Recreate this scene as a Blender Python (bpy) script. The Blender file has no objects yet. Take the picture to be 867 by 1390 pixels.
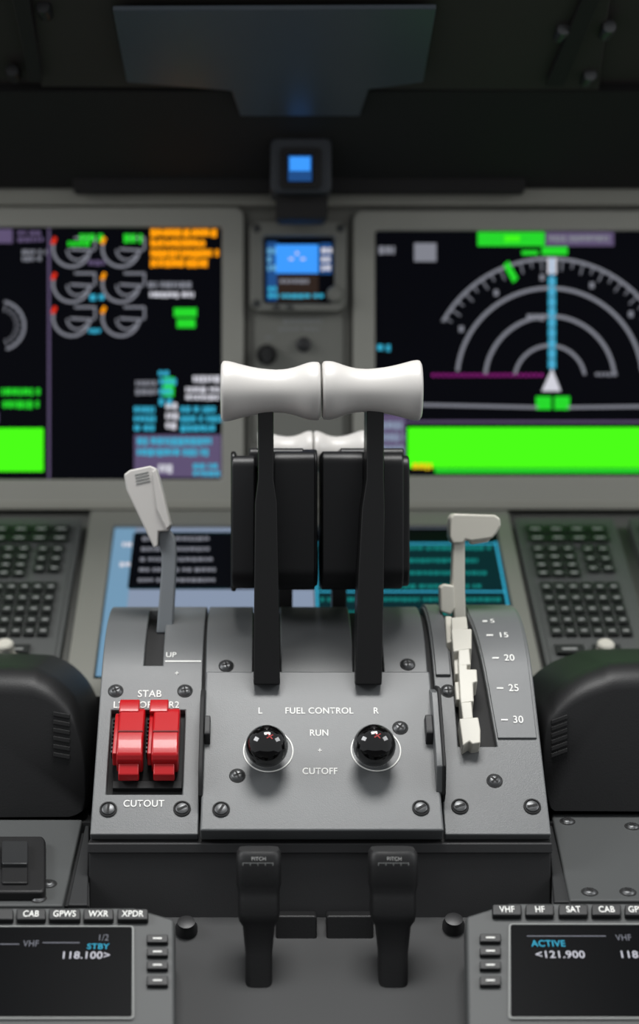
import bpy, bmesh, math, random
from mathutils import Vector, Matrix
random.seed(4)
U=0.00045          # metres per working unit
D0=2444.0          # camera distance to quadrant face (units)
CX,CY=360.0,695.0  # optical axis (principal point) of the shifted lens
scene=bpy.context.scene
CAM=Vector((0,-D0,0))

# ------------------------------------------------------------------ materials
def s2l(c):
    c=c/255.0
    return c/12.92 if c<=0.04045 else ((c+0.055)/1.055)**2.4
def col(rgb): return (s2l(rgb[0]),s2l(rgb[1]),s2l(rgb[2]),1)
MATS={}
def mat(name,rgb,rough=0.5,metal=0.0,bump=0.0,bscale=900,var=0.0,spec=0.5,coat=0.0):
    if name in MATS: return MATS[name]
    m=bpy.data.materials.new(name); m.use_nodes=True
    nt=m.node_tree; b=nt.nodes['Principled BSDF']
    b.inputs['Base Color'].default_value=col(rgb)
    b.inputs['Roughness'].default_value=rough
    b.inputs['Metallic'].default_value=metal
    b.inputs['Specular IOR Level'].default_value=spec
    b.inputs['Coat Weight'].default_value=coat
    tc=nt.nodes.new('ShaderNodeTexCoord')
    if bump>0:
        n=nt.nodes.new('ShaderNodeTexNoise'); n.inputs['Scale'].default_value=bscale
        n.inputs['Detail'].default_value=3
        bp=nt.nodes.new('ShaderNodeBump'); bp.inputs['Strength'].default_value=bump
        bp.inputs['Distance'].default_value=0.0003
        nt.links.new(tc.outputs['Object'],n.inputs['Vector'])
        nt.links.new(n.outputs['Fac'],bp.inputs['Height'])
        nt.links.new(bp.outputs['Normal'],b.inputs['Normal'])
    if var>0:
        n=nt.nodes.new('ShaderNodeTexNoise'); n.inputs['Scale'].default_value=25
        n.inputs['Detail'].default_value=4
        r=nt.nodes.new('ShaderNodeValToRGB')
        c=col(rgb)
        r.color_ramp.elements[0].color=tuple(v*(1-var) for v in c[:3])+(1,)
        r.color_ramp.elements[1].color=tuple(min(1,v*(1+var)) for v in c[:3])+(1,)
        nt.links.new(tc.outputs['Object'],n.inputs['Vector'])
        nt.links.new(n.outputs['Fac'],r.inputs['Fac'])
        nt.links.new(r.outputs['Color'],b.inputs['Base Color'])
    MATS[name]=m; return m
def emit(name,rgb,st=1.0):
    if name in MATS: return MATS[name]
    m=bpy.data.materials.new(name); m.use_nodes=True
    b=m.node_tree.nodes['Principled BSDF']
    b.inputs['Base Color'].default_value=(0.001,0.001,0.001,1)
    b.inputs['Roughness'].default_value=0.4
    b.inputs['Specular IOR Level'].default_value=0.05
    b.inputs['Emission Color'].default_value=col(rgb)
    b.inputs['Emission Strength'].default_value=st
    MATS[name]=m; return m

quad_grey=mat('quadrant_grey_paint',(95,97,98),0.40,0,0.3,1500,0.04)
quad_grey2=mat('quadrant_scale_grey',(103,105,106),0.43,0,0.25,1500,0.03)
base_dark=mat('base_dark_grey',(44,44,45),0.55,0,0.2,1200,0.05)
slot_black=mat('slot_black',(17,17,18),0.7)
panel_grey=mat('panel_warm_grey',(152,151,141),0.55,0,0.15,1000,0.03)
panel_mid=mat('panel_mid_grey',(116,115,108),0.6,0,0.15,1000,0.03)
console_grey=mat('console_grey',(94,95,91),0.6,0,0.15,1000,0.03)
bezel_grey=mat('bezel_grey',(158,157,148),0.5,0,0.1,1000,0.02)
bezel_low=mat('bezel_lower_grey',(124,124,117),0.5,0,0.1,1000,0.02)
deck_grey=mat('deck_grey',(72,74,74),0.55,0,0.2,1200,0.04)
deck_dark=mat('deck_dark_grey',(38,39,40),0.6,0,0.2,1200,0.04)
glare_mat=mat('glareshield_dark',(50,46,43),0.7,0,0.3,600,0.08)
glare_mat2=mat('glareshield_black',(25,23,23),0.75,0,0.3,600,0.08)
glare_plate=mat('glareshield_plate',(80,88,96),0.35,0.2,0.1,600,0.06)
projector_mat=mat('projector_housing',(48,52,58),0.4,0.1,0.1,600,0.05)
white_pl=mat('handle_white',(203,200,196),0.36,0,0.06,900,0.01)
cream_pl=mat('cream_plastic',(198,195,184),0.42,0,0.06,900,0.02)
black_arm=mat('lever_black',(10,10,11),0.42,0,0.15,1400,0,0.4)
black_shroud=mat('shroud_black',(20,20,22),0.42,0,0.2,1400,0.05,0.4)
black_gloss=mat('knob_black_gloss',(8,7,7),0.08,0,0,1,0,0.6,0.6)
black_rub=mat('rubber_black',(20,20,21),0.5,0,0.3,900,0.05)
palm_black=mat('palm_rest_black',(25,25,26),0.5,0,0.3,900,0.05,0.4)
red_pl=mat('guard_red',(178,10,20),0.36,0,0.1,900,0.04,0.45,0.2)
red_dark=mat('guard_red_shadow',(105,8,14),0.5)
red_mark=mat('knob_red_mark',(165,16,20),0.5)
steel=mat('screw_steel',(92,93,94),0.38,0.8)
dark_steel=mat('fastener_dark',(48,48,49),0.4,0.5)
lever_grey=mat('lever_grey',(124,129,133),0.42,0,0.1,900,0.02)
ink=mat('label_white',(232,232,228),0.6); ink_grey=mat('label_grey',(140,142,140),0.6)
keypad_pl=mat('keypad_panel',(76,78,77),0.55,0,0.1,900,0.03)
key_black=mat('key_black',(24,25,26),0.5)
scr=mat('screen_black',(3,4,8),0.25,0,0,1,0,0.15)
scr_radio=mat('radio_screen_black',(4,5,7),0.35,0,0,1,0,0.03)
scr_navy=emit('screen_navy',(5,6,13),0.7)
e_green=emit('disp_green',(72,250,20),1.08); e_dgreen=emit('disp_green_text',(40,220,45),0.95)
e_white=emit('disp_white',(215,215,225),0.95); e_gray=emit('disp_grey',(138,140,150),0.85)
e_purple=emit('disp_purple',(108,94,130),0.75); e_cyan=emit('disp_cyan',(60,180,215),0.9)
e_teal=emit('disp_teal',(20,130,125),0.9); e_tealbg=emit('disp_teal_dark',(8,42,48),0.9)
e_orange=emit('disp_orange',(250,155,10),1.1); e_mag=emit('disp_magenta',(170,40,150),0.75)
e_blue=emit('disp_blue',(60,150,250),1.1); e_dblue=emit('disp_deep_blue',(35,80,140),0.9)
e_sky=emit('disp_pale_blue',(120,160,190),0.9); e_lav=emit('disp_lavender',(150,165,190),0.8)
e_red=emit('disp_red',(230,50,30),1.0); e_yel=emit('disp_yellow',(240,200,20),1.0)
e_lblue=emit('disp_light_blue',(110,180,225),0.8)

# ------------------------------------------------------------------ helpers
CUR=[None]
def group(name):
    e=bpy.data.objects.new(name,None); e.empty_display_size=0.02
    scene.collection.objects.link(e); CUR[0]=e; return e
def add(o):
    scene.collection.objects.link(o)
    if CUR[0] is not None: o.parent=CUR[0]
    return o
def finish(o,bev=0,seg=3,smooth=False,angle=35):
    me=o.data
    if smooth or bev>0:
        for p in me.polygons: p.use_smooth=True
        me.set_sharp_from_angle(angle=math.radians(angle if smooth else 30))
    if bev>0:
        b=o.modifiers.new('bevel','BEVEL'); b.width=bev*U; b.segments=seg
        b.limit_method='ANGLE'; b.angle_limit=math.radians(34); b.use_clamp_overlap=True
        b.harden_normals=True
    return o
def mesh(name,verts,faces,m,bev=0,smooth=False,seg=3,angle=35,fix=True):
    me=bpy.data.meshes.new(name)
    me.from_pydata([tuple(Vector(v)*U) for v in verts],[],faces)
    if fix:
        bm=bmesh.new(); bm.from_mesh(me); bmesh.ops.recalc_face_normals(bm,faces=bm.faces); bm.to_mesh(me); bm.free()
    me.materials.append(m)
    o=bpy.data.objects.new(name,me); add(o)
    return finish(o,bev,seg,smooth,angle)
def box(name,x0,x1,y0,y1,z0,z1,m,bev=0,seg=3):
    v=[(x0,y0,z0),(x1,y0,z0),(x1,y1,z0),(x0,y1,z0),(x0,y0,z1),(x1,y0,z1),(x1,y1,z1),(x0,y1,z1)]
    f=[(0,3,2,1),(4,5,6,7),(0,1,5,4),(1,2,6,5),(2,3,7,6),(3,0,4,7)]
    return mesh(name,v,f,m,bev,seg=seg)
def prism_x(name,prof,x0,x1,m,bev=0,seg=3):
    "prof: list of (y,z) extruded along x"
    n=len(prof)
    v=[(x0,a,b) for a,b in prof]+[(x1,a,b) for a,b in prof]
    f=[tuple(range(n)),tuple(range(2*n-1,n-1,-1))]+[(i,i+n,(i+1)%n+n,(i+1)%n) for i in range(n)]
    return mesh(name,v,f,m,bev,seg=seg)
class Plane:
    def __init__(s,a,b):
        s.p=Vector((0,a[0],a[1])); q=Vector((0,b[0],b[1]))
        v=(q-s.p).normalized()
        if v.z<0: v=-v
        s.v=v; s.n=Vector((0,-v.z,v.y))
    def hit(s,px,py,off=0):
        d=Vector(((px-CX)/D0,1,(CY-py)/D0)); p0=s.p+s.n*off
        t=(p0-CAM).dot(s.n)/d.dot(s.n)
        return CAM+d*t
    def frame(s,px,py,off=0): return s.hit(px,py,off),s.v,s.n
# quadrant profile -----------------------------------------------
L0=math.hypot(167,198); TH=math.atan2(198,167); R=258.0
def prof(s,off=0):
    if s<=L0:
        d=s*math.cos(TH); z=-438+s*math.sin(TH); a=TH
    else:
        a=TH-(s-L0)/R
        cx=167+R*math.sin(TH); cz=-240-R*math.cos(TH)
        d=cx-R*math.sin(a); z=cz+R*math.cos(a)
    v=Vector((0,math.cos(a),math.sin(a))); n=Vector((0,-math.sin(a),math.cos(a)))
    return Vector((0,d,z))+n*off,v,n
SAP=L0+R*TH*0.93
def prof_s(py,off=0):
    lo,hi=-60.0,SAP
    for _ in range(50):
        mid=(lo+hi)/2; p,_,_=prof(mid,off); y=CY-p.z*D0/(D0+p.y)
        if y>py: lo=mid
        else: hi=mid
    return (lo+hi)/2
class Prof:
    def hit(s,px,py,off=0): return s.frame(px,py,off)[0]
    def frame(s,px,py,off=0):
        t=prof_s(py,off); p,v,n=prof(t,off); k=(D0+p.y)/D0
        return Vector(((px-CX)*k,p.y,p.z)),v,n
Q=Prof()
def W(px,py,d):
    k=(D0+d)/D0
    return Vector(((px-CX)*k,d,(CY-py)*k))
def place(o,fr):
    p,v,n=fr
    o.matrix_world=Matrix(((1,v.x,n.x,p.x*U),(0,v.y,n.y,p.y*U),(0,v.z,n.z,p.z*U),(0,0,0,1)))
    return o
def text(s,pl,px,py,cap,m,off=0.6,align='CENTER',sy=1.15,sx=1.0,bold=0.0):
    fr=pl.frame(px,py,off); k=(D0+fr[0].y)/D0
    c=bpy.data.curves.new('label_'+''.join(ch for ch in s if ch.isalnum()),'FONT'); c.body=s; c.size=cap*k/0.69*U
    c.align_x=align; c.align_y='CENTER'; c.offset=bold*U; c.space_character=1.05
    c.materials.append(m)
    o=bpy.data.objects.new('label_'+s.lower().strip('+-<>').replace(' ','_').replace('.','_').replace('/','_') if s.strip('+-<>') else 'label_mark',c); add(o)
    place(o,fr); o.matrix_world=o.matrix_world@Matrix.Diagonal((sx,sy,1,1))
    return o
def rrect(x0,y0,x1,y1,r,seg=6):
    pts=[]
    for cx,cy,a0 in ((x1-r,y0+r,-90),(x1-r,y1-r,0),(x0+r,y1-r,90),(x0+r,y0+r,180)):
        for i in range(seg+1):
            a=math.radians(a0+90*i/seg); pts.append((cx+r*math.cos(a),cy+r*math.sin(a)))
    return pts
def plate(name,pl,pts,m,off=0,th=10,bev=0,seg=2):
    top=[pl.hit(x,y,off) for x,y in pts]
    n=pl.n if isinstance(pl,Plane) else Q.frame(pts[0][0],pts[0][1])[2]
    bot=[p-n*th for p in top]; k=len(pts)
    f=[tuple(range(k)),tuple(range(2*k-1,k-1,-1))]+[(i,i+k,(i+1)%k+k,(i+1)%k) for i in range(k)]
    return mesh(name,top+bot,f,m,bev,seg=seg)
def ring_plate(name,pl,outer,inner,m,off=0,th=10,bev=0):
    k=len(outer)
    O=[pl.hit(x,y,off) for x,y in outer]; I=[pl.hit(x,y,off) for x,y in inner]
    Ob=[p-pl.n*th for p in O]; Ib=[p-pl.n*th for p in I]
    v=O+I+Ob+Ib; f=[]
    for i in range(k):
        j=(i+1)%k
        f+=[(i,j,k+j,k+i),(k+i,k+j,3*k+j,3*k+i),(i,2*k+i,2*k+j,j),(2*k+i,3*k+i,3*k+j,2*k+j)]
    return mesh(name,v,f,m,bev,seg=2)
def vplate(name,pts,d,depth,m,bev=0,seg=3):
    "outline seen at depth d, extruded straight back"
    a=[W(x,y,d) for x,y in pts]; b=[p+Vector((0,depth,0)) for p in a]; k=len(pts)
    f=[tuple(range(k)),tuple(range(2*k-1,k-1,-1))]+[(i,i+k,(i+1)%k+k,(i+1)%k) for i in range(k)]
    return mesh(name,a+b,f,m,bev,seg=seg)
class Decal:
    def __init__(s,pl): s.pl=pl; s.v=[]; s.f=[]; s.mi=[]; s.ms=[]
    def poly(s,pts,m,off=1):
        if m not in s.ms: s.ms.append(m)
        b=len(s.v); s.v+=[s.pl.hit(x,y,off) for x,y in pts]
        s.f.append(tuple(range(b,b+len(pts)))); s.mi.append(s.ms.index(m))
    def rect(s,x0,y0,x1,y1,m,off=1): s.poly([(x0,y1),(x1,y1),(x1,y0),(x0,y0)],m,off)
    def arc(s,cx,cy,r,w,a0,a1,m,off=1.5,n=28):
        for i in range(n):
            a=math.radians(a0+(a1-a0)*i/n); b=math.radians(a0+(a1-a0)*(i+1)/n)
            s.poly([(cx+(r-w/2)*math.cos(a),cy-(r-w/2)*math.sin(a)),(cx+(r+w/2)*math.cos(a),cy-(r+w/2)*math.sin(a)),
                    (cx+(r+w/2)*math.cos(b),cy-(r+w/2)*math.sin(b)),(cx+(r-w/2)*math.cos(b),cy-(r-w/2)*math.sin(b))],m,off)
    def line(s,x0,y0,x1,y1,w,m,off=1.5):
        dx,dy=x1-x0,y1-y0; l=math.hypot(dx,dy); nx,ny=-dy/l*w/2,dx/l*w/2
        s.poly([(x0+nx,y0+ny),(x1+nx,y1+ny),(x1-nx,y1-ny),(x0-nx,y0-ny)],m,off)
    def rows(s,x0,y0,x1,y1,n,m,off=1.5,fill=0.72):
        h=(y1-y0)/n
        for i in range(n):
            x=x0; xe=x1-random.random()*(x1-x0)*0.15
            while x<xe:
                w=3+random.random()*5
                yy=y0+i*h+h*0.5
                s.rect(x,yy-h*fill/2,min(x+w,xe+2),yy+h*fill/2*(0.6+0.4*random.random()),m,off)
                x+=w+1.6+(3 if random.random()<0.15 else 0)
    def done(s,name):
        me=bpy.data.meshes.new(name); me.from_pydata([tuple(p*U) for p in s.v],[],s.f)
        for m in s.ms: me.materials.append(m)
        for p,i in zip(me.polygons,s.mi): p.material_index=i
        return add(bpy.data.objects.new(name,me))
def lathe(name,fr,pr,m,seg=48,smooth=True,angle=40,caps=True):
    "pr: list of (radius, height) along local z"
    v=[];f=[]
    for r,h in pr:
        for i in range(seg):
            a=2*math.pi*i/seg; v.append((r*math.cos(a),r*math.sin(a),h))
    for j in range(len(pr)-1):
        for i in range(seg):
            k=(i+1)%seg; f.append((j*seg+i,j*seg+k,(j+1)*seg+k,(j+1)*seg+i))
    if caps:
        f.append(tuple(range(seg-1,-1,-1))); f.append(tuple(range((len(pr)-1)*seg,len(pr)*seg)))
    return place(mesh(name,v,f,m,0,smooth=True,angle=angle),fr)
def local_box(name,fr,x0,x1,y0,y1,z0,z1,m,bev=0,rot=0):
    o=box(name,x0,x1,y0,y1,z0,z1,m,bev,2); place(o,fr)
    if rot: o.matrix_world=o.matrix_world@Matrix.Rotation(rot,4,'Z')
    return o
def screw(fr,r=9,rot=0.5):
    lathe('screw_seat',fr,[(r*1.25,-1),(r*1.25,0.6),(r*1.1,0.9)],slot_black,32)
    lathe('screw_head',fr,[(r*1.05,-1),(r*1.05,1.2),(r*0.95,1.8),(r*0.85,3.0),(r*0.55,4.0)],steel,32)
    local_box('screw_cross_a',fr,-r*0.62,r*0.62,-r*0.14,r*0.14,2,4.4,slot_black,0,rot)
    local_box('screw_cross_b',fr,-r*0.14,r*0.14,-r*0.62,r*0.62,2,4.4,slot_black,0,rot)
def fastener(fr,r=12,rot=0.3):
    lathe('fastener_rim',fr,[(r,-1),(r,1.6),(r*0.82,2.4),(r*0.8,0.8)],slot_black,40)
    lathe('fastener_core',fr,[(r*0.72,-1),(r*0.72,2.2),(r*0.6,3.0)],steel,40)
    local_box('fastener_slot',fr,-r*0.6,r*0.6,-r*0.14,r*0.14,2,3.5,slot_black,0,rot)
def grid(name,xs,ss,m,hole=None,off=0,th=14,bev=2.0):
    "curved plate lying on the quadrant profile; xs world units, ss arc length"
    bm=bmesh.new(); vs=[]
    for s_ in ss:
        row=[]
        for x in xs:
            xx=x(s_) if callable(x) else x
            p,_,_=prof(s_,off); row.append(bm.verts.new((xx,p.y,p.z)))
        vs.append(row)
    for j in range(len(ss)-1):
        for i in range(len(xs)-1):
            if hole and hole(i,(ss[j]+ss[j+1])/2): continue
            bm.faces.new((vs[j][i],vs[j][i+1],vs[j+1][i+1],vs[j+1][i]))
    bmesh.ops.delete(bm,geom=[v for v in bm.verts if not v.link_faces],context='VERTS')
    geo=bmesh.ops.extrude_face_region(bm,geom=list(bm.faces))
    nv=[g for g in geo['geom'] if isinstance(g,bmesh.types.BMVert)]
    for v in nv:
        best=min(ss,key=lambda s_:abs(prof(s_,off)[0].y-v.co.y)+abs(prof(s_,off)[0].z-v.co.z))
        v.co-=prof(best)[2]*th
    bmesh.ops.recalc_face_normals(bm,faces=bm.faces)
    for v in bm.verts: v.co*=U
    me=bpy.data.meshes.new(name); bm.to_mesh(me); bm.free(); me.materials.append(m)
    o=bpy.data.objects.new(name,me); add(o)
    return finish(o,bev,3,True,35)
def srange(a,b,extra=(),step=12):
    n=max(1,int((b-a)/step)); l=[a+(b-a)*i/n for i in range(n+1)]
    for e in extra:
        l=[x for x in l if abs(x-e)>3 or x in (a,b)]+[e]
    return sorted(set(l))

# ================================================================== QUADRANT
SBK=L0+R*(TH+0.9)
g=group('throttle_quadrant')
pts=[tuple(prof(s_,-13)[0])[1:] for s_ in srange(0,SBK)]
pts=[(6,-560),(6,-450)]+pts+[(pts[-1][0]+4,-560)]
prism_x('housing_core',pts,-236,386,slot_black)
box('base_box',-240,388,2,380,-600,-453,base_dark,3)
box('base_lip',-241,389,-4,60,-463,-449,base_dark,2)
sA=prof_s(903); sB=prof_s(842)
h0=prof_s(1078); h1=prof_s(964)
def xw(px,py): return Q.hit(px,py).x
grid('stab_panel',[-238,xw(149,1000),xw(197,880)*1.0,xw(222,880),xw(250,1000),-91],srange(0,SBK,(h0,h1,sA,sB+20)),quad_grey,
     hole=lambda i,s_:(i==2 and sA<s_<sB+60) or (i in (1,2,3) and h0<s_<h1))
s918=prof_s(919)
for a,b in ((-87,xw(343,900)+0),(xw(381,900),xw(479,900)),(xw(520,900),236)):
    grid('shelf_strip',[a,b],srange(s918,SBK),quad_grey)
grid('arm_slot_floor',[-85,234],srange(s918,SBK),slot_black,off=-9,th=4,bev=0)
xL,xR=-88,241
def fp(xw_,s_,off): 
    p,_,_=prof(s_,off); return (xw_,p.y,p.z)
v=[fp(xL,-4,18),fp(xR,-4,18),fp(xR-4,s918-2,18),fp(xL+2,s918-2,18),fp(xL,-4,-8),fp(xR,-4,-8),fp(xR-4,s918-2,-8),fp(xL+2,s918-2,-8)]
mesh('fuel_control_panel',v,[(0,1,2,3),(7,6,5,4),(0,4,5,1),(1,5,6,2),(2,6,7,3),(3,7,4,0)],quad_grey,3)
s1012=prof_s(1013)
def xe(s_):
    t=max(0,min(1,(s_-s1012)/(prof_s(835)-s1012))); return 326-19*t
grid('flap_panel',[244,272,xe,388],srange(0,SBK,(s1012,)),quad_grey,hole=lambda i,s_:i==1 and s_>s1012)
grid('flap_scale_plate',[lambda s_:xe(s_)+3,383],srange(s1012+12,SBK),quad_grey2,off=3,th=4,bev=1.2)
grid('flap_inner_ridge',[247,269],srange(prof_s(918),SBK),quad_grey,off=4,th=5,bev=1.5)
O=18.6
for s_,x,y,c in (('FUEL CONTROL',433,965,8.5),('L',353,965,8.5),('R',510,965,8.5),('RUN',433,995,8.5),('+',434,1019,7),('CUTOFF',434,1047,8.5)):
    text(s_,Q,x,y,c,ink,O,bold=0.12)
for s_,x,y,c in (('UP',232,889,8),('+',240,914,7),('STAB',203,942,9.5),('L2',160,957,9),('NORM',198,957,9),('R2',236,957,9),('CUTOUT',195,1091,9)):
    text(s_,Q,x,y,c,ink,0.8,bold=0.12)
dq=Decal(Q)
dq.rect(224,896.5,273,898.5,ink,0.7)
for y,x,n in ((843,668,'5'),(862,683,'15'),(893,691,'20'),(934,697,'25'),(977,703,'30')):
    text(n,Q,x,y,9.8,ink,3.9,bold=0.12)
    dq.rect(x-23 if n!='5' else x-13,y-1,x-14 if n!='5' else x-7,y+1,ink,3.8)
dq.done('panel_marks')
for x,y,o in ((307,904,0),(553,902,0),(157,938,0),(251,938,0),(608,938,0),(322,1053,18),(543,988,18),(671,1060,0)):
    screw(Q.frame(x,y,o),9,random.random())
for x,y,o in ((147,1099,0),(247,1098,0),(300,1099,18),(571,1097,18),(624,1095,0),(722,1095,0)):
    fastener(Q.frame(x,y,o),12,random.random()*2)
def fin(x0,x1,py0,py1,hmax,m,name):
    a,b=prof_s(py1),prof_s(py0); P=[]
    for i in range(15):
        t=i/14; s_=a+(b-a)*t; h=18+hmax*(min(1,math.sin(math.pi*t)*2.2))
        q=prof(s_,h)[0]; P.append((q.y,q.z))
    q=prof(b,-5)[0]; P.append((q.y,q.z)); q=prof(a,-5)[0]; P.append((q.y,q.z))
    prism_x(name,P,x0,x1,m,1.5)
fin(234,243,945,1085,30,quad_grey,'guard_fin')
fin(242.5,247,940,1088,34,slot_black,'guard_fin_back')
fin(224,234,985,1020,20,base_dark,'guard_tab')
fin(-92,-86,945,1090,18,slot_black,'guard_fin')
fin(-85,-77,985,1020,18,base_dark,'guard_tab')
grid('switch_recess',[xw(149,1000),xw(250,1000)],srange(h0-2,h1+2),slot_black,off=-10,th=3,bev=0)
local_box('recess_sill',Q.frame(200,1066,-4),-48,48,-6,6,-8,2,slot_black,1)

# red guards
for x0,x1,t0,t1 in ((154,195,163,190),(201,243,204,229)):
    group('stabilizer_cutout_switch')
    a=Q.hit(x0,1005,20).x; b=Q.hit(x1,1005,20).x
    ta=Q.hit(t0,960,10).x; tb=Q.hit(t1,960,10).x
    st=prof_s(970); sb=prof_s(1066)
    def P2(l): return [tuple(prof(s_,h)[0])[1:] for s_,h in l]
    prism_x('guard_hinge',P2([(st-12,-6),(st-12,25),(st+4,24),(st+14,18),(st+17,8),(st+15,-6)]),ta,tb,red_pl,2)
    prism_x('guard_cover',P2([(st,-6),(st,16),(st-5,21),(st-12,24),(st-45,29),(st-62,36),(st-88,34),(sb+22,27),(sb+18,4),(sb+30,-6)]),a+6,b,red_pl,3)
    prism_x('guard_left_cheek',P2([(st-6,-6),(st-6,12),(st-14,18),(st-56,24),(sb+34,28),(sb+26,10),(sb+36,-6)]),a,a+6,red_pl,1.5)
    prism_x('guard_lip',P2([(sb+30,6),(sb+30,24),(sb+6,18),(sb+2,8),(sb+8,0)]),a+9,b-5,red_pl,2)
    for i in range(9):
        s_=sb+40+i*7
        prism_x('guard_rib',P2([(s_,4),(s_,21+min(i,3)*0.5-i*0.6),(s_+3.5,21-i*0.6),(s_+3.5,4)]),a-2.5,a+1,black_rub,0)
    prism_x('guard_crease_shade',P2([(st-47,28),(st-47,31.2),(st-50,32.2),(st-50,28)]),a+7,b-1,red_dark,0)  # crease shading painted as a strip of darker guard red

# fuel control knobs
for x,y in ((362,1013),(508,1012)):
    group('fuel_control_switch')
    fr=Q.frame(x+2,y+6,18.7)
    lathe('white_ring',fr,[(35.2,-0.2),(35.2,0.5),(33.4,0.5),(33.4,-0.2)],ink,72,caps=False)
    c=Q.frame(x,y,52)
    r=29.5
    pr=[(9,-36),(9,-25)]+[(max(0.4,r*math.cos(math.radians(t))),r*math.sin(math.radians(t))) for t in range(-68,91,6)]
    lathe('knob',c,pr,black_gloss,64)
    c2=Q.frame(x+4,y-13,80)
    n=(c2[0]-c[0]).normalized()
    p=c[0]+n*(r-0.45)
    vv=n.cross(Vector((1,0,0))).normalized(); xx=vv.cross(n).normalized()
    M_=Matrix(((xx.x,vv.x,n.x,p.x*U),(xx.y,vv.y,n.y,p.y*U),(xx.z,vv.z,n.z,p.z*U),(0,0,0,1)))
    for rr in (0.6,2.3):
        o=box('red_mark',-5.2,5.2,-0.7,0.7,0,0.7,red_mark)
        o.matrix_world=M_@Matrix.Rotation(rr,4,'Z')

# ================================================================== LEVERS
def handle(xc0,xc1,py,d,rad,name,mirror=False):
    a=W(xc0,py,d); b=W(xc1,py,d); L=b.x-a.x
    base=[(0.0,0.88),(0.006,0.95),(0.025,0.99),(0.06,1.0),(0.11,0.965),(0.2,0.88),(0.3,0.80),(0.42,0.735),(0.55,0.70),(0.66,0.725),(0.76,0.80),(0.84,0.90),(0.90,0.96),(0.96,0.975),(0.985,0.95),(1.0,0.88)]
    pr=[]
    n=60
    for i in range(n+1):
        t=i/n
        for j in range(len(base)-1):
            if base[j][0]<=t<=base[j+1][0]:
                f=(t-base[j][0])/(base[j+1][0]-base[j][0])
                r=base[j][1]+(base[j+1][1]-base[j][1])*f; break
        pr.append([t,r])
    for _ in range(5):
        for i in range(3,len(pr)-2):
            pr[i][1]=(pr[i-1][1]+pr[i][1]*2+pr[i+1][1])/4
    if mirror: pr=[[1-t,r] for t,r in reversed(pr)]
    seg=72; v=[];f=[]
    pr=[[0,0.01]]+pr+[[1,0.01]]
    for t,r in pr:
        for i in range(seg):
            an=2*math.pi*i/seg; v.append((a.x+L*t,a.y+rad*r*math.cos(an),a.z+rad*r*math.sin(an)))
    for j in range(len(pr)-1):
        for i in range(seg):
            k=(i+1)%seg; f.append((j*seg+i,j*seg+k,(j+1)*seg+k,(j+1)*seg+i))
    mesh(name,v,f,white_pl,0,True,angle=50)
def rounded_prof(y0,y1,z0,z1,rt,rb,seg=8):
    P=[]
    for cy,cz,r,a0 in ((y0+rb,z0+rb,rb,180),(y1-rb,z0+rb,rb,270),(y1-rt,z1-rt,rt,0),(y0+rt,z1-rt,rt,90)):
        for i in range(seg+1):
            a=math.radians(a0+90*i/seg); P.append((cy+r*math.cos(a),cz+r*math.sin(a)))
    return P
def slab(name,px0,px1,py0,py1,d,depth,m,rt=40,rb=50,bev=3):
    a=W(px0,py0,d); b=W(px1,py1,d)
    prism_x(name,rounded_prof(d,d+depth,b.z,a.z,rt,rb),a.x,b.x,m,bev)
group('thrust_lever')
handle(300,434.3,531,128,43.5,'handle_grip')
vplate('lever_arm',[(350,540),(371,540),(371.5,650),(376,682),(378,780),(380,930),(344,930),(345,780),(346,682),(350,650)],120,75,black_arm,2.5)
slab('shroud_outer_cheek',314,346,618,800,215,170,black_shroud,18,30)
slab('shroud_edge_trim',313,320,612,804,225,150,black_arm,18,30)
slab('shroud_bridge',340,380,612,780,260,120,black_arm,26,40)
slab('shroud_main',371,428,612,802,195,190,black_shroud,20,34)
slab('shroud_inner_cheek',411,431,609,797,210,170,black_shroud,30,30)
slab('shroud_cap',338,412,608,640,235,90,black_shroud,10,10,2)
group('thrust_lever')
handle(437,571.5,530,128,43.5,'handle_grip',True)
vplate('lever_arm',[(498,540),(521,540),(521,650),(522,690),(521,780),(518,930),(482,930),(486,780),(491,690),(497,650)],120,75,black_arm,2.5)
slab('shroud_outer_cheek',519,548,614,800,200,180,black_shroud,20,34)
slab('shroud_edge_trim',545,556,618,797,215,160,black_arm,20,30)
slab('shroud_bridge',488,525,612,780,260,120,black_arm,26,40)
slab('shroud_main',437,494,612,802,195,190,black_shroud,20,34)
slab('shroud_cap',462,548,608,640,235,90,black_shroud,10,10,2)
for a,b,mi in ((350,424,False),(425.5,495,True)):
    group('reverse_thrust_lever')
    handle(a,b,613,430,34,'handle_grip',mi)
    slab('lever_stem',(a+b)/2-10,(a+b)/2+10,630,850,432,40,black_arm,8,8,2)
group('speed_brake_lever')
vplate('handle_grip',[(168,644),(176,638),(204,632),(212,636),(222,672),(232,713),(229,721),(215,722),(214,742),(209,744),(206,738),(171,664)],250,42,white_pl,4)
vplate('handle_side_rib',[(206,640),(211,637),(221,673),(231,713),(226,719),(212,690)],246,10,white_pl,2)
for i in range(4):
    vplate('grip_groove',[(183+i*0.6,644+i*4),(201+i*0.9,640+i*4),(201.4+i*0.9,641.2+i*4),(183.5+i*0.6,645.2+i*4)],249,2,ink_grey)
vplate('lever_arm',[(214,722),(230,719),(237,730),(239,750),(239,770),(234,860),(212,860),(219,772),(219,752),(215,738)],262,26,lever_grey,3)
group('flap_lever')
vplate('handle_grip',[(611,702),(616,697),(672,699),(679,704),(680,714),(674,724),(668,731),(640,735),(632,733),(628,738),(614,738),(610,728)],285,46,cream_pl,5)
vplate('handle_underlip',[(634,728),(668,728),(662,736),(640,739)],295,30,cream_pl,2)
vplate('lever_arm',[(615,733),(631,733),(631,800),(634,880),(618,880),(613,800)],290,30,cream_pl,3)
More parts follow.
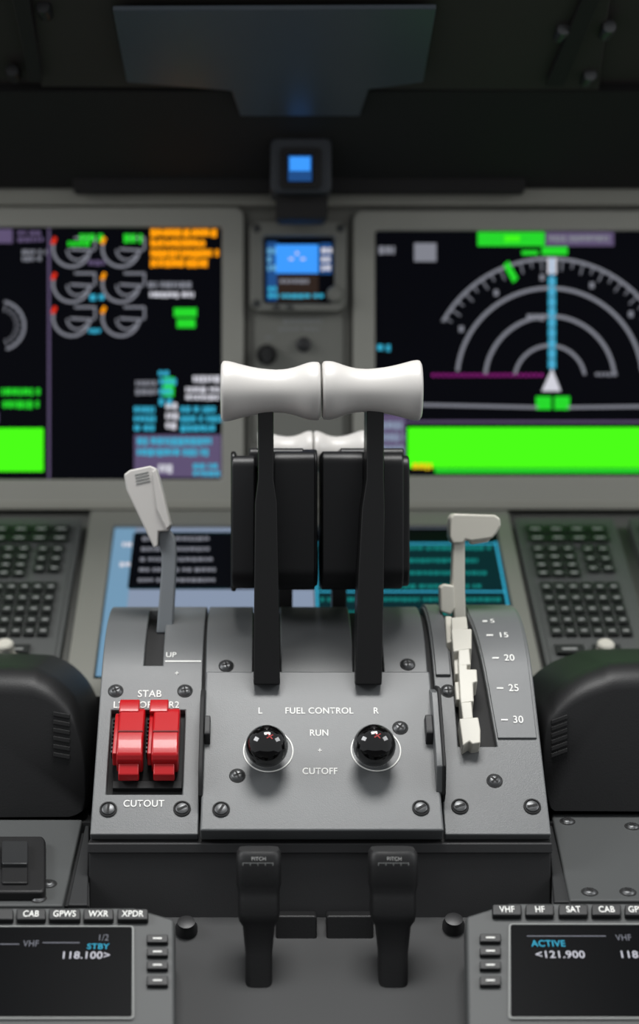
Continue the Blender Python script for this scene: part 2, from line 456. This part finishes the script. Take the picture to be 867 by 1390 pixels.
vplate('lever_hook',[(597,797),(603,793),(616,795),(618,826),(611,835),(598,830)],285,30,cream_pl,3)
def gate(pts,o1=24,o0=-8,bev=2):
    a=[Q.hit(x,y,o1) for x,y in pts]; n=Q.frame(*pts[0])[2]; b=[p-n*(o1-o0) for p in a]; k=len(pts)
    mesh('gate_step',a+b,[tuple(range(k)),tuple(range(2*k-1,k-1,-1))]+[(i,i+k,(i+1)%k+k,(i+1)%k) for i in range(k)],cream_pl,bev)
for q in ([(612,838),(633,836),(635,853),(613,856)],[(612,854),(640,853),(640,880),(615,884)],[(622,882),(637,880),(639,902),(622,904)],
          [(622,902),(634,901),(634,908),(647,908),(648,925),(642,927),(643,952),(625,955)],[(625,953),(640,952),(642,975),(628,977)],
          [(623,975),(649,973),(652,990),(652,1008),(641,1010),(637,1006),(628,1012)]):
    gate(q)
for q in ([(604,836),(613,836),(614,870),(606,872)],[(615,884),(622,884),(624,915),(617,915)],[(617,925),(624,925),(627,950),(619,950)]):
    gate(q,12)

# ================================================================== MAIN PANEL
M=Plane((900,0),(900,100))
group('instrument_panel')
plate('panel_back',M,[(-420,240),(1250,240),(1250,700),(-420,700)],panel_mid,-22,30)
plate('top_rail',M,[(-420,246),(1250,246),(1250,279),(-420,279)],panel_grey,-4,18,3)
plate('lower_rail',M,[(-420,680),(1250,680),(1250,692),(-420,692)],panel_grey,8,30,3)
plate('centre_column',M,rrect(335,288,475,690,6),panel_mid,-10,12,2)
plate('gear_plate',M,rrect(345,427,466,600,5),bezel_low,-6,6,1.5)
dc=Decal(M)
dc.rows(384,432,436,441,1,ink_grey,-5); dc.rows(378,443,440,451,1,ink_grey,-5)
dc.rows(360,455,372,462,1,ink_grey,-5)
dc.done('panel_labels')
group('landing_gear_knob')
lathe('knob',M.frame(362,482,-6),[(19,0),(19,12),(15,18),(15,30),(12,34)],black_rub,40)
lathe('knob_small',M.frame(412,468,-6),[(14,0),(14,6),(10,8),(10,14),(7,16)],base_dark,40)
local_box('knob_wing',M.frame(362,482,26),-6,6,-15,15,0,8,black_rub,2)
for args in (((-340,281,331,684),(-310,308,301,651)),((479,286,1180,684),(509,313,1150,646))):
    group('display_screen')
    o_,i_=args
    ring_plate('bezel',M,rrect(*o_,14),rrect(*i_,4),bezel_grey,6,20,3)
    plate('screen_glass',M,rrect(i_[0]-3,i_[1]-3,i_[2]+3,i_[3]+3,4),scr,-3,6)
    d=Decal(M); o=-2
    if o_[0]<0:
        d.rect(-300,310,300,650,scr_navy,-2.6)
        d.rect(65,310,68,650,e_purple,o)
        d.rect(-60,311,17,330,e_purple,o); d.rows(24,312,64,330,2,e_purple,o+.3); d.rows(30,338,62,356,2,e_gray,o+.3)
        d.arc(0,442,33,3.5,-75,80,e_gray,o,20)
        for k in range(9):
            a=math.radians(-70+k*18); d.line(28*math.cos(a),442-28*math.sin(a),20*math.cos(a),442-20*math.sin(a),1.8,e_gray,o)
        for cx in (97,164):
            for cy in (337,385,431):
                d.arc(cx,cy,25,3.6,165,350,e_gray,o,22); d.line(cx-2,cy+1,cx+30,cy+3,3,e_gray,o)
                d.arc(cx+8,cy+2,14,2.5,180,330,e_gray,o+.1,10)
                d.line(cx+4,cy-14,cx+32,cy-14,3,e_gray,o+.1); d.line(cx+32,cy-15,cx+32,cy+2,2.6,e_gray,o+.15)
                d.arc(cx,cy,26,5,146,168,e_red if cx<100 else e_orange,o+.3,4)
        d.rows(108,317,142,330,1,e_dgreen,o+.2,0.9); d.rows(168,317,194,331,1,e_dgreen,o+.2,0.9); d.rows(92,326,128,336,1,e_dgreen,o+.3)
        d.rows(122,398,142,410,1,e_cyan,o+.4); d.rows(120,445,136,454,1,e_cyan,o+.4); d.rows(120,352,140,362,1,e_purple,o+.4)
        for yy,xe_ in ((310,298),(324,286),(338,300),(351,284)):
            d.rows(204,yy,xe_,yy+13,1,e_orange,o,0.9); d.rows(207,yy+2,xe_,yy+12,1,e_orange,o+.2,0.8)
        d.rows(201,381,258,393,1,e_gray,o); d.rows(203,395,265,406,1,e_white,o)
        d.rect(236,418,267,430,e_dgreen,o); d.rect(240,433,265,445,e_dgreen,o)
        d.rows(2,525,56,540,1,e_dgreen,o); d.rows(4,542,54,557,1,e_dgreen,o)
        d.rect(-300,581,59,640,e_green,o); d.rect(-300,560,-2,574,e_purple,o)
        d.rows(215,502,228,512,1,e_cyan,o); d.rows(262,508,298,522,1,e_white,o); d.rows(184,515,212,538,2,e_gray,o)
        d.rect(221,512,236,538,e_dgreen,o); d.rows(216,512,240,552,3,e_cyan,o+.3)
        d.rows(225,545,240,585,3,e_white,o); d.rows(252,524,300,545,2,e_white,o+.2); d.rows(182,550,210,588,3,e_cyan,o)
        d.rows(245,550,300,588,3,e_cyan,o+.2)
        d.rect(182,590,300,648,e_purple,o-.3); d.rows(186,592,296,622,2,e_cyan,o+.3); d.rows(215,628,235,645,1,e_white,o+.3);d.rows(262,628,298,648,2,e_cyan,o+.3)
    else:
        d.rect(510,314,1150,645,scr_navy,-2.6)
        d.rect(648,315,739,334,e_dgreen,o); d.rect(740,315,833,334,e_purple,o)
        d.rows(685,318,705,331,1,e_green,o+.3); d.rows(745,318,825,330,1,e_gray,o+.3)
        d.rect(562,330,592,355,e_gray,o); d.rows(514,332,536,348,1,e_gray,o)
        cx,cy=748,517
        for r,w,a0,a1 in ((166,4.2,12,151),(126,4.6,6,174),(88,4.6,6,174),(48,4.2,10,170)):
            d.arc(cx-2,cy,r,w,a0,a1,e_gray,o,40)
        for k in range(28):
            a=math.radians(14+k*5); r=155 if k%2 else 150
            d.line(cx-2+164*math.cos(a),cy-164*math.sin(a),cx-2+r*math.cos(a),cy-r*math.sin(a),1.8,e_gray,o+.2)
        for k in (150,122,95,67,40,20):
            a=math.radians(k); x=cx+141*math.cos(a); y=cy-141*math.sin(a); d.rect(x-3,y-4,x+3,y+4,e_gray,o)
        d.rect(743,350,755,372,e_white,o+.4)
        for k in range(9): d.rect(744,376+k*14,754,388+k*14,e_cyan,o+.4)
        d.rect(747.8,350,750.2,508,e_lblue,o+.6)
        d.rect(735,335,770,346,e_dgreen,o+.3);d.rect(708,340,730,346,e_dgreen,o+.3)
        d.poly([(683,360),(690,354),(703,378),(696,384)],e_dgreen,o+.5)
        for k in range(22): d.rect(586+k*7,507,589.5+k*7,511.5,e_mag,o)
        d.poly([(735,531),(761,531),(749,500)],e_white,o+.7)
        d.rect(727,538,748,556,e_dgreen,o); d.rect(752,538,773,556,e_dgreen,o)
        d.line(553,549,730,553,4,e_gray,o); d.line(770,553,1100,549,4,e_gray,o)
        d.rect(550,571,1150,574,e_purple,o); d.rect(512,562,550,640,e_purple,o-.2); d.rows(516,570,548,635,4,e_lav,o+.1)
        d.rect(553,580,1150,635,e_green,o); d.rows(560,627,586,640,1,e_yel,o+.3); d.rect(590,636,1150,642,e_dgreen,o)
        d.rows(512,466,532,479,1,e_cyan,o); d.rows(715,425,740,437,1,e_gray,o+.3); d.rows(808,505,835,512,1,e_gray,o+.2)
    d.done('screen_graphics')
group('standby_instrument')
ring_plate('frame',M,rrect(339,300,470,422,14),rrect(357,320,454,412,6),bezel_low,18,30,3)
plate('glass',M,rrect(355,318,456,414,5),scr,-2,5)
d=Decal(M); d.rect(360,322,452,411,scr_navy,-1.6); d.rect(362,328,376,408,e_dblue,-1.5); d.rect(374,332,432,371,e_blue,-1.2); d.rect(434,330,450,372,e_dblue,-1.4)
d.rect(376,373,432,408,emit('disp_brown',(52,40,34),0.8),-1.3); d.rows(380,378,424,386,1,e_gray,-1); d.rows(364,388,376,406,2,e_cyan,-1); d.rows(382,398,446,406,1,e_cyan,-1)
d.rect(392,350,398,353,e_white,-1); d.rect(408,350,414,353,e_white,-1); d.rect(401,342,405,346,e_white,-1); d.rows(436,335,449,370,3,e_white,-1); d.rows(363,335,373,370,3,e_lblue,-1)
d.done('graphics')
lathe('adjust_knob',M.frame(454,400,18),[(15,0),(15,10),(12,14)],bezel_low,32)
for x,y in ((348,310),(462,310),(348,412)): screw(M.frame(x,y,18),6)
for x in (375,393): local_box('mode_button',M.frame(x,417,18),-6,6,-3,3,0,4,base_dark,1)

group('head_up_projector')
vplate('body',rrect(367,186,450,262,10),760,100,projector_mat,5)
vplate('lower_body',rrect(374,250,445,297,8),790,70,glare_mat2,4)
ring_plate('window_bezel',Plane((755,0),(755,100)),rrect(380,200,436,255,6),rrect(388,208,426,248,4),glare_mat2,4,10,1)
PH=Plane((756,0),(756,100)); d=Decal(PH); d.rect(387,207,427,249,scr,0.4); d.rect(391,211,423,246,e_dblue,0.8); d.rect(393,213,421,232,e_blue,1.2); d.done('blue_window')

# ================================================================== LOWER PANEL
LP=Plane((900,7),(421,-299))
def LX(xt,py): # constant world x referenced at the top edge row 700
    p=LP.hit(xt,700); s_=(LP.hit(0,py).y+D0)/D0
    return CX+p.x/s_
def trap(xl,y0,xr,y1): return [(LX(xl,y0),y0),(LX(xr,y0),y0),(LX(xr,y1),y1),(LX(xl,y1),y1)]
group('lower_console')
plate('console_slope',LP,[(-500,690),(1300,690),(1300,955),(-500,955)],console_grey,-14,20,2)
box('console_underside',-1100,1100,425,440,-1500,-305,slot_black)
box('cross_shelf',-1100,1100,140,424,-480,-446,slot_black)
group('display_screen')
ring_plate('bezel',LP,trap(122,692,691,945),trap(156,712,671,920),bezel_low,3,18,3)
plate('screen_glass',LP,trap(154,710,673,922),scr,-6,5)
d=Decal(LP); o=-5
def tr(xl,y0,xr,y1,m,off): d.poly(list(reversed(trap(xl,y0,xr,y1))),m,off)
tr(156,712,671,920,e_tealbg,o)
tr(158,714,186,918,e_sky,o+.4); tr(186,714,418,722,e_lav,o+.4); tr(184,724,312,798,scr_navy,o+.5)
tr(184,800,422,918,e_lav,o+.3); tr(312,724,422,800,scr_navy,o+.3)
for y in (728,742,756,770,784): d.rows(LX(196,y),y,LX(300,y),y+7,1,e_gray,o+.9)
for y in (735,762): d.rows(LX(170,y),y,LX(182,y),y+9,1,e_white,o+.9)
tr(424,712,671,735,scr_navy,o+.4); tr(430,714,640,717,e_lav,o+.6)
for y in (740,757,774,792,810,828): d.rows(LX(430,y),y,LX(660,y),y+8,1,e_teal,o+.9)
for y in (737,802): tr(428,y,664,y+2,e_cyan,o+1)
tr(424,735,427,830,e_cyan,o+1); tr(664,735,667,830,e_cyan,o+1)
d.done('screen_graphics')

def keypad(xl,xr,side,knob=None):
    group('keypad_unit')
    plate('keypad_body',LP,trap(xl,703,xr,940),keypad_pl,10,24,4)
    plate('keypad_inset',LP,trap(xl+7,709,xr-7,934),keypad_pl,12,4,1)
    V=[];F=[];dk=Decal(LP)
    def key(x0,y0,x1,y1):
        top=[LP.hit(x,y,19) for x,y in trap(x0,y0,x1,y1)]; bot=[LP.hit(x,y,11) for x,y in trap(x0-0.6,y0-0.6,x1+0.6,y1+0.6)]
        b=len(V); V.extend(top+bot); F.extend([(b,b+1,b+2,b+3)]+[(b+i,b+4+i,b+4+(i+1)%4,b+(i+1)%4) for i in range(4)])
        cx,cy=(x0+x1)/2,(y0+y1)/2; w=(x1-x0)*0.26; 
        dk.poly(list(reversed(trap(cx-w,cy-1.3,cx+w,cy+1.3))),ink_grey,19.4)
    x0=xl+12; x1=xr-12; span=x1-x0
    for i in range(4): key(x0+span*i/4+1,713,x0+span*(i+1)/4-2,722); key(x0+span*i/4+1,725,x0+span*(i+1)/4-2,734)
    ys=740
    for j in range(4):
        for i in range(3):
            a=x0+span*0.02+span*0.18*i; key(a,ys+j*11,a+span*0.15,ys+j*11+8)
        for i in range(2): 
            if j in (0,1,2): key(x0+span*(0.62+0.18*i),ys+j*13,x0+span*(0.62+0.18*i)+span*0.14,ys+j*13+9)
    for j in range(5):
        for i in range(6):
            a=x0+span*0.03+span*0.155*i; key(a,790+j*15,a+span*0.125,790+j*15+11)
    key(x0+4,875,x0+span*0.35,886); key(x0+span*0.45,875,x0+span*0.75,886)
    mesh('keys',V,F,key_black,1,seg=2); dk.done('key_marks')
    if knob:
        lathe('brightness_knob',LP.frame(*knob,12),[(20,0),(20,4),(15,7),(14,24),(11,27)],cream_pl,40)
        lathe('knob_cap',LP.frame(*knob,39),[(8,0),(8,2),(6,2.5)],base_dark,30)
keypad(-20,112,-1,(8,890)); keypad(697,832,1,(820,890)); keypad(852,990,1); keypad(-180,-40,-1)
def palm(pts):
    group('palm_rest')
    base=[W(x,y,165) for x,y in pts]; c=Vector((sum(p.x for p in base)/len(base),0,min(p.z for p in base)))
    rings=[]
    for i in range(9):
        a=math.radians(90*i/8)
        rings.append((150+60*(1-math.cos(a)),0.82+0.18*math.sin(a)))
    rings.append((415,1.0))
    R_=[[Vector((c.x+(p.x-c.x)*(1-(1-sc)*0.45),dd,c.z+(p.z-c.z)*sc)) for p in base] for dd,sc in rings]
    k=len(pts); v=[p for r in R_ for p in r]; f=[tuple(range(k)),tuple(range(len(v)-1,len(v)-k-1,-1))]
    for j in range(len(R_)-1):
        for i in range(k): f.append((j*k+i,j*k+(i+1)%k,(j+1)*k+(i+1)%k,(j+1)*k+i))
    mesh('rest_body',v,f,palm_black,0,True,angle=60)
def smoothpoly(p,n=6):
    out=[]
    for i in range(len(p)-1):
        p0=p[max(0,i-1)];p1=p[i];p2=p[i+1];p3=p[min(len(p)-1,i+2)]
        for j in range(n):
            t=j/n
            out.append(tuple(0.5*((2*p1[k])+(-p0[k]+p2[k])*t+(2*p0[k]-5*p1[k]+4*p2[k]-p3[k])*t*t+(-p0[k]+3*p1[k]-3*p2[k]+p3[k])*t**3) for k in (0,1)))
    out.append(p[-1]); return out
palm(smoothpoly([(-200,905),(10,906),(58,914),(90,938),(109,970),(119,1015),(120,1085),(112,1100),(98,1106)])+[(-200,1108)])
for i in range(6): vplate('vent_louvre',[(72,966+i*11),(95,970+i*11),(95,976+i*11),(72,972+i*11)],147,16,slot_black,1)
palm(smoothpoly([(1060,898),(860,899),(812,908),(775,925),(748,950),(733,975),(732,1040),(738,1085),(746,1098)])+[(1060,1100)])
for i in range(6): vplate('vent_louvre',[(748,978+i*9),(770,970+i*9),(770,976+i*9),(748,984+i*9)],147,16,slot_black,1)

# ================================================================== GLARESHIELD
group('glareshield')
G1=Plane((900,598),(560,760)); G2=Plane((560,760),(150,870))
plate('under_panel_rear',G1,[(-500,256),(1300,256),(1300,124),(-500,124)],glare_mat2,0,20)
def xz(name,pts,m,th=14,bev=2):
    v=[Vector(p) for p in pts]+[Vector(p)+Vector((0,0,th)) for p in pts]; k=len(pts)
    mesh(name,v,[tuple(range(k)),tuple(range(2*k-1,k-1,-1))]+[(i,i+k,(i+1)%k+k,(i+1)%k) for i in range(k)],m,bev)
def G2h(x,y,off=0):
    p=G2.p+G2.n*off; d_=Vector(((x-CX)/D0,1,(CY-y)/D0)); t=(p-CAM).dot(G2.n)/d_.dot(G2.n); return CAM+d_*t
xz('under_panel_front',[G2h(-400,120),G2h(1250,120),G2h(1250,-80),G2h(-400,-80)],glare_mat,20)
xz('centre_cover',[G2h(56,118,14),G2h(812,124,14),G2h(835,-60,14),G2h(38,-60,14)],glare_mat,8)
xz('hatch_plate',[G2h(x,y,34) for x,y in ((153,14),(592,12),(574,112),(500,122),(488,158),(326,158),(314,124),(172,112))],glare_plate,8,2)
xz('side_fin',[G2h(740,118,26),G2h(765,118,26),G2h(840,-60,26),G2h(815,-60,26)],glare_mat2,8)
xz('side_fin',[G2h(40,112,26),G2h(58,112,26),G2h(30,-60,26),G2h(4,-60,26)],glare_mat2,8)
vplate('rear_lip',[(82,150),(724,150),(712,262),(100,262)],868,25,glare_mat2,6)
vplate('front_bar',[(265,4),(480,4),(480,13),(265,13)],400,12,steel,3)
vplate('latch_tab',[(290,-20),(308,-20),(308,16),(290,16)],390,12,glare_mat,2)
vplate('latch_tab',[(445,-20),(462,-20),(462,16),(445,16)],390,12,glare_mat,2)
for x,y in ((763,42),(825,39),(799,104),(18,98),(60,12)):
    h=G2h(x,y,16); 
    lathe('rivet',(h,Vector((0,0,1)),Vector((0,-1,0))),[(12,-30),(12,10),(10,15),(4,16)],steel if x>700 else dark_steel,28)

# ================================================================== PEDESTAL
group('pedestal')
box('pedestal_body',-560,760,-300,140,-1500,-780,base_dark,4)
DK=Plane((147,-442),(-88,-516)); DM=Plane((0,-552),(-120,-625)); RP=Plane((-96,-515),(-196,-591))
plate('deck_centre',DM,[(180,1240),(690,1240),(690,1490),(180,1490)],deck_dark,0,40,2)
plate('side_plate',DK,[(-260,1112),(112,1112),(85,1229),(-260,1229)],deck_grey,0,14,3)
plate('side_plate',DK,[(748,1104),(1060,1104),(1060,1222),(773,1222)],deck_grey,0,14,3)
plate('deck_under',DK,[(-300,1100),(121,1100),(121,1230),(-300,1230)],deck_dark,-16,30)
plate('deck_under',DK,[(749,1100),(1100,1100),(1100,1228),(749,1228)],deck_dark,-16,30)
plate('side_trim',DK,[(116,1118),(121,1118),(119,1228),(92,1228)],deck_dark,-6,12,2)
plate('side_trim',DK,[(743,1118),(749,1118),(774,1224),(752,1224)],deck_dark,-6,12,2)
box('deck_riser',-560,760,0,20,-900,-560,base_dark)
for x,y in ((66,1200),(52,1220),(770,1115),(858,1122),(800,1211),(852,1211)): screw(DK.frame(x,y,0),9)
text('UP',DK,14,1218,6.5,ink,0.5,sy=1.8)
for x,y in ((253,1264),(615,1260)):
    lathe('stud',DM.frame(x,y,0),[(15,-10),(15,8),(12,12),(12,17),(7,18)],dark_steel,36)
for a,b in ((374,430),(443,507)):
    vplate('deck_button',rrect(a,1243,b,1283,4),-32,32,black_rub,3)
group('rocker_switch')
plate('switch_frame',DK,rrect(-40,1134,62,1210,8),black_rub,14,16,4)
rk=mat('rocker_grey',(44,45,46),0.35)
plate('rocker_upper',DK,rrect(2,1141,38,1172,3),rk,24,12,3)
plate('rocker_lower',DK,rrect(2,1174,38,1198,3),black_rub,18,8,3)
plate('rocker_upper',DK,rrect(-36,1141,-2,1172,3),rk,24,12,3)

def radio(left):
    group('radio_panel')
    if left:
        out=[(-260,1231),(182,1231),(237,1247),(238,1480),(-260,1480)]
        sx0,sx1=-200,179; keys=[(-22,18),(22,62),(66,109),(113,154),(159,201)]; names=[None,'CAB','GPWS','WXR','XPDR']; ky0,ky1=1233,1248
        sm=((199,228,1268,1279),(199,228,1286,1297),(199,228,1304,1315),(199,228,1324,1337))
    else:
        out=[(632,1243),(690,1225),(1060,1225),(1060,1480),(636,1480)]
        sx0,sx1=693,1000; keys=[(668,708),(713,752),(758,798),(803,843),(848,888)]; names=['VHF','HF','SAT','CAB','GPWS']; ky0,ky1=1227,1242
        sm=((651,680,1267,1278),(651,680,1285,1296),(651,680,1304,1315),(651,680,1324,1337))
    plate('radio_body',RP,out,deck_grey,0,44,5)
    sy=1258 if left else 1255
    ring_plate('screen_frame',RP,rrect(sx0-3,sy-2,sx1+3,1383,5),rrect(sx0,sy,sx1,1380,3),ink_grey,3,6,1)
    plate('screen_glass',RP,rrect(sx0-1,sy-1,sx1+1,1381,3),scr_radio,1.5,3)
    for (a,b),n in zip(keys,names):
        plate('key',RP,rrect(a,ky0,b,ky1,3),key_black,8,10,2)
        if n: text(n,RP,(a+b)/2,(ky0+ky1)/2,7.6,ink,8.8,sy=1.35,sx=1.0,bold=0.15)
    for a,b,c,e in sm:
        plate('side_key',RP,rrect(a,c,b,e,2),key_black,6,8,1.5)
        dd=Decal(RP); dd.rect((a+b)/2-6,(c+e)/2-1,(a+b)/2+6,(c+e)/2+1,ink,6.8); dd.done('side_key_mark')
    if left:
        text('VHF',RP,42,1281,8,e_gray,2.2,sy=1.3); text('1/2',RP,140,1273,8,e_gray,2.2,sy=1.3)
        text('STBY',RP,133,1285,7.5,e_cyan,2.2,sy=1.2,sx=1.2,bold=0.15)
        text('118.100>',RP,116,1297,9,e_white,2.2,sy=1.3,sx=1.3,bold=0.15)
        dd=Decal(RP); dd.rect(58,1279,108,1280.2,e_gray,2.1); dd.rect(0,1281,26,1282.2,e_gray,2.1); dd.done('screen_lines')
    else:
        text('ACTIVE',RP,744,1281,8,e_cyan,2.2,sy=1.3,sx=1.15,bold=0.15); text('VHF',RP,846,1273,8,e_gray,2.2,sy=1.3)
        text('<121.900',RP,760,1296,9,e_white,2.2,sy=1.3,sx=1.3,bold=0.15); text('118.',RP,855,1296,9,e_white,2.2,sy=1.3,sx=1.3,bold=0.15)
        dd=Decal(RP); dd.rect(715,1270,822,1271.2,e_gray,2.1); dd.done('screen_lines')
radio(True); radio(False)

for x0 in (320,501):
    group('pitch_trim_lever')
    k=x0; w=62 if x0<400 else 68
    D=-118
    v=[];f=[]
    secs=[(1158,0.44,10),(1163,0.49,2),(1178,0.50,0),(1204,0.50,2),(1212,0.47,6),(1220,0.46,4),(1243,0.47,0),(1254,0.44,4),(1262,0.36,10),(1300,0.30,12),(1360,0.30,12)]
    cx=k+w/2
    N=24
    for py,hw,di in secs:
        a=W(cx,py,D)
        hx=hw*w*(D0+D)/D0; hy=26-di*0.5
        for i in range(N):
            t=2*math.pi*i/N; c,s_=math.cos(t),math.sin(t)
            e=0.45
            v.append((a.x+hx*math.copysign(abs(c)**e,c),D+30+hy*math.copysign(abs(s_)**e,s_),a.z))
    for j in range(len(secs)-1):
        for i in range(N): f.append((j*N+i,j*N+(i+1)%N,(j+1)*N+(i+1)%N,(j+1)*N+i))
    f.append(tuple(range(N))); f.append(tuple(range(len(v)-1,len(v)-N-1,-1)))
    mesh('lever_body',v,f,black_rub,0,True,angle=45)
    PV=Plane((D+3.2,0),(D+3.2,100))
    text('PITCH',PV,cx,1166,4.8,ink,0.8,sy=1)
    dd=Decal(PV); dd.rect(cx-22,1171,cx+20,1172,ink_grey,0.8)
    for i in range(5): dd.rect(cx-22+i*10.2,1172,cx-21+i*10.2,1175,ink_grey,0.9)
    dd.done('lever_scale')

CUR[0]=None
box('floor',-2600,2600,-3200,1500,-1520,-1500,mat('floor_carpet_grey',(50,50,52),0.9,0,0.5,300,0.1))

# ================================================================== LIGHT
w=bpy.data.worlds.new('World'); scene.world=w; w.use_nodes=True
bg=w.node_tree.nodes['Background']; bg.inputs['Color'].default_value=(0.94,0.97,1.0,1); bg.inputs['Strength'].default_value=0.37
def area(name,loc,tgt,sx,sy,e,c=(1,1,1)):
    l=bpy.data.lights.new(name,'AREA'); l.shape='RECTANGLE'; l.size=sx; l.size_y=sy; l.energy=e; l.color=c
    o=bpy.data.objects.new(name,l); scene.collection.objects.link(o); o.location=loc
    o.rotation_euler=(Vector(tgt)-Vector(loc)).to_track_quat('-Z','Y').to_euler(); return o
area('window_light_left',(-1.3,-0.35,0.8),(0,0.15,-0.05),0.8,0.5,11,(0.98,0.99,1))
area('window_light_right',(1.4,-0.4,0.8),(0,0.15,-0.05),0.8,0.5,7.5,(0.98,0.99,1))
area('overhead_window_light',(0.05,-0.2,1.15),(0.03,0.10,-0.05),0.6,0.35,17,(1,0.995,0.98))

# ================================================================== CAMERA
cam=bpy.data.cameras.new('camera'); co=bpy.data.objects.new('camera',cam); scene.collection.objects.link(co)
co.location=(0,-D0*U,0); co.rotation_euler=(math.radians(90),0,0)
cam.sensor_fit='VERTICAL'; cam.sensor_height=36; cam.lens=36*D0/1390
cam.shift_x=(433.5-CX)/1390
cam.clip_start=0.05; cam.clip_end=50
cam.dof.use_dof=True; cam.dof.focus_distance=(D0+60)*U; cam.dof.aperture_fstop=4.0
scene.camera=co
scene.view_settings.view_transform='Standard'
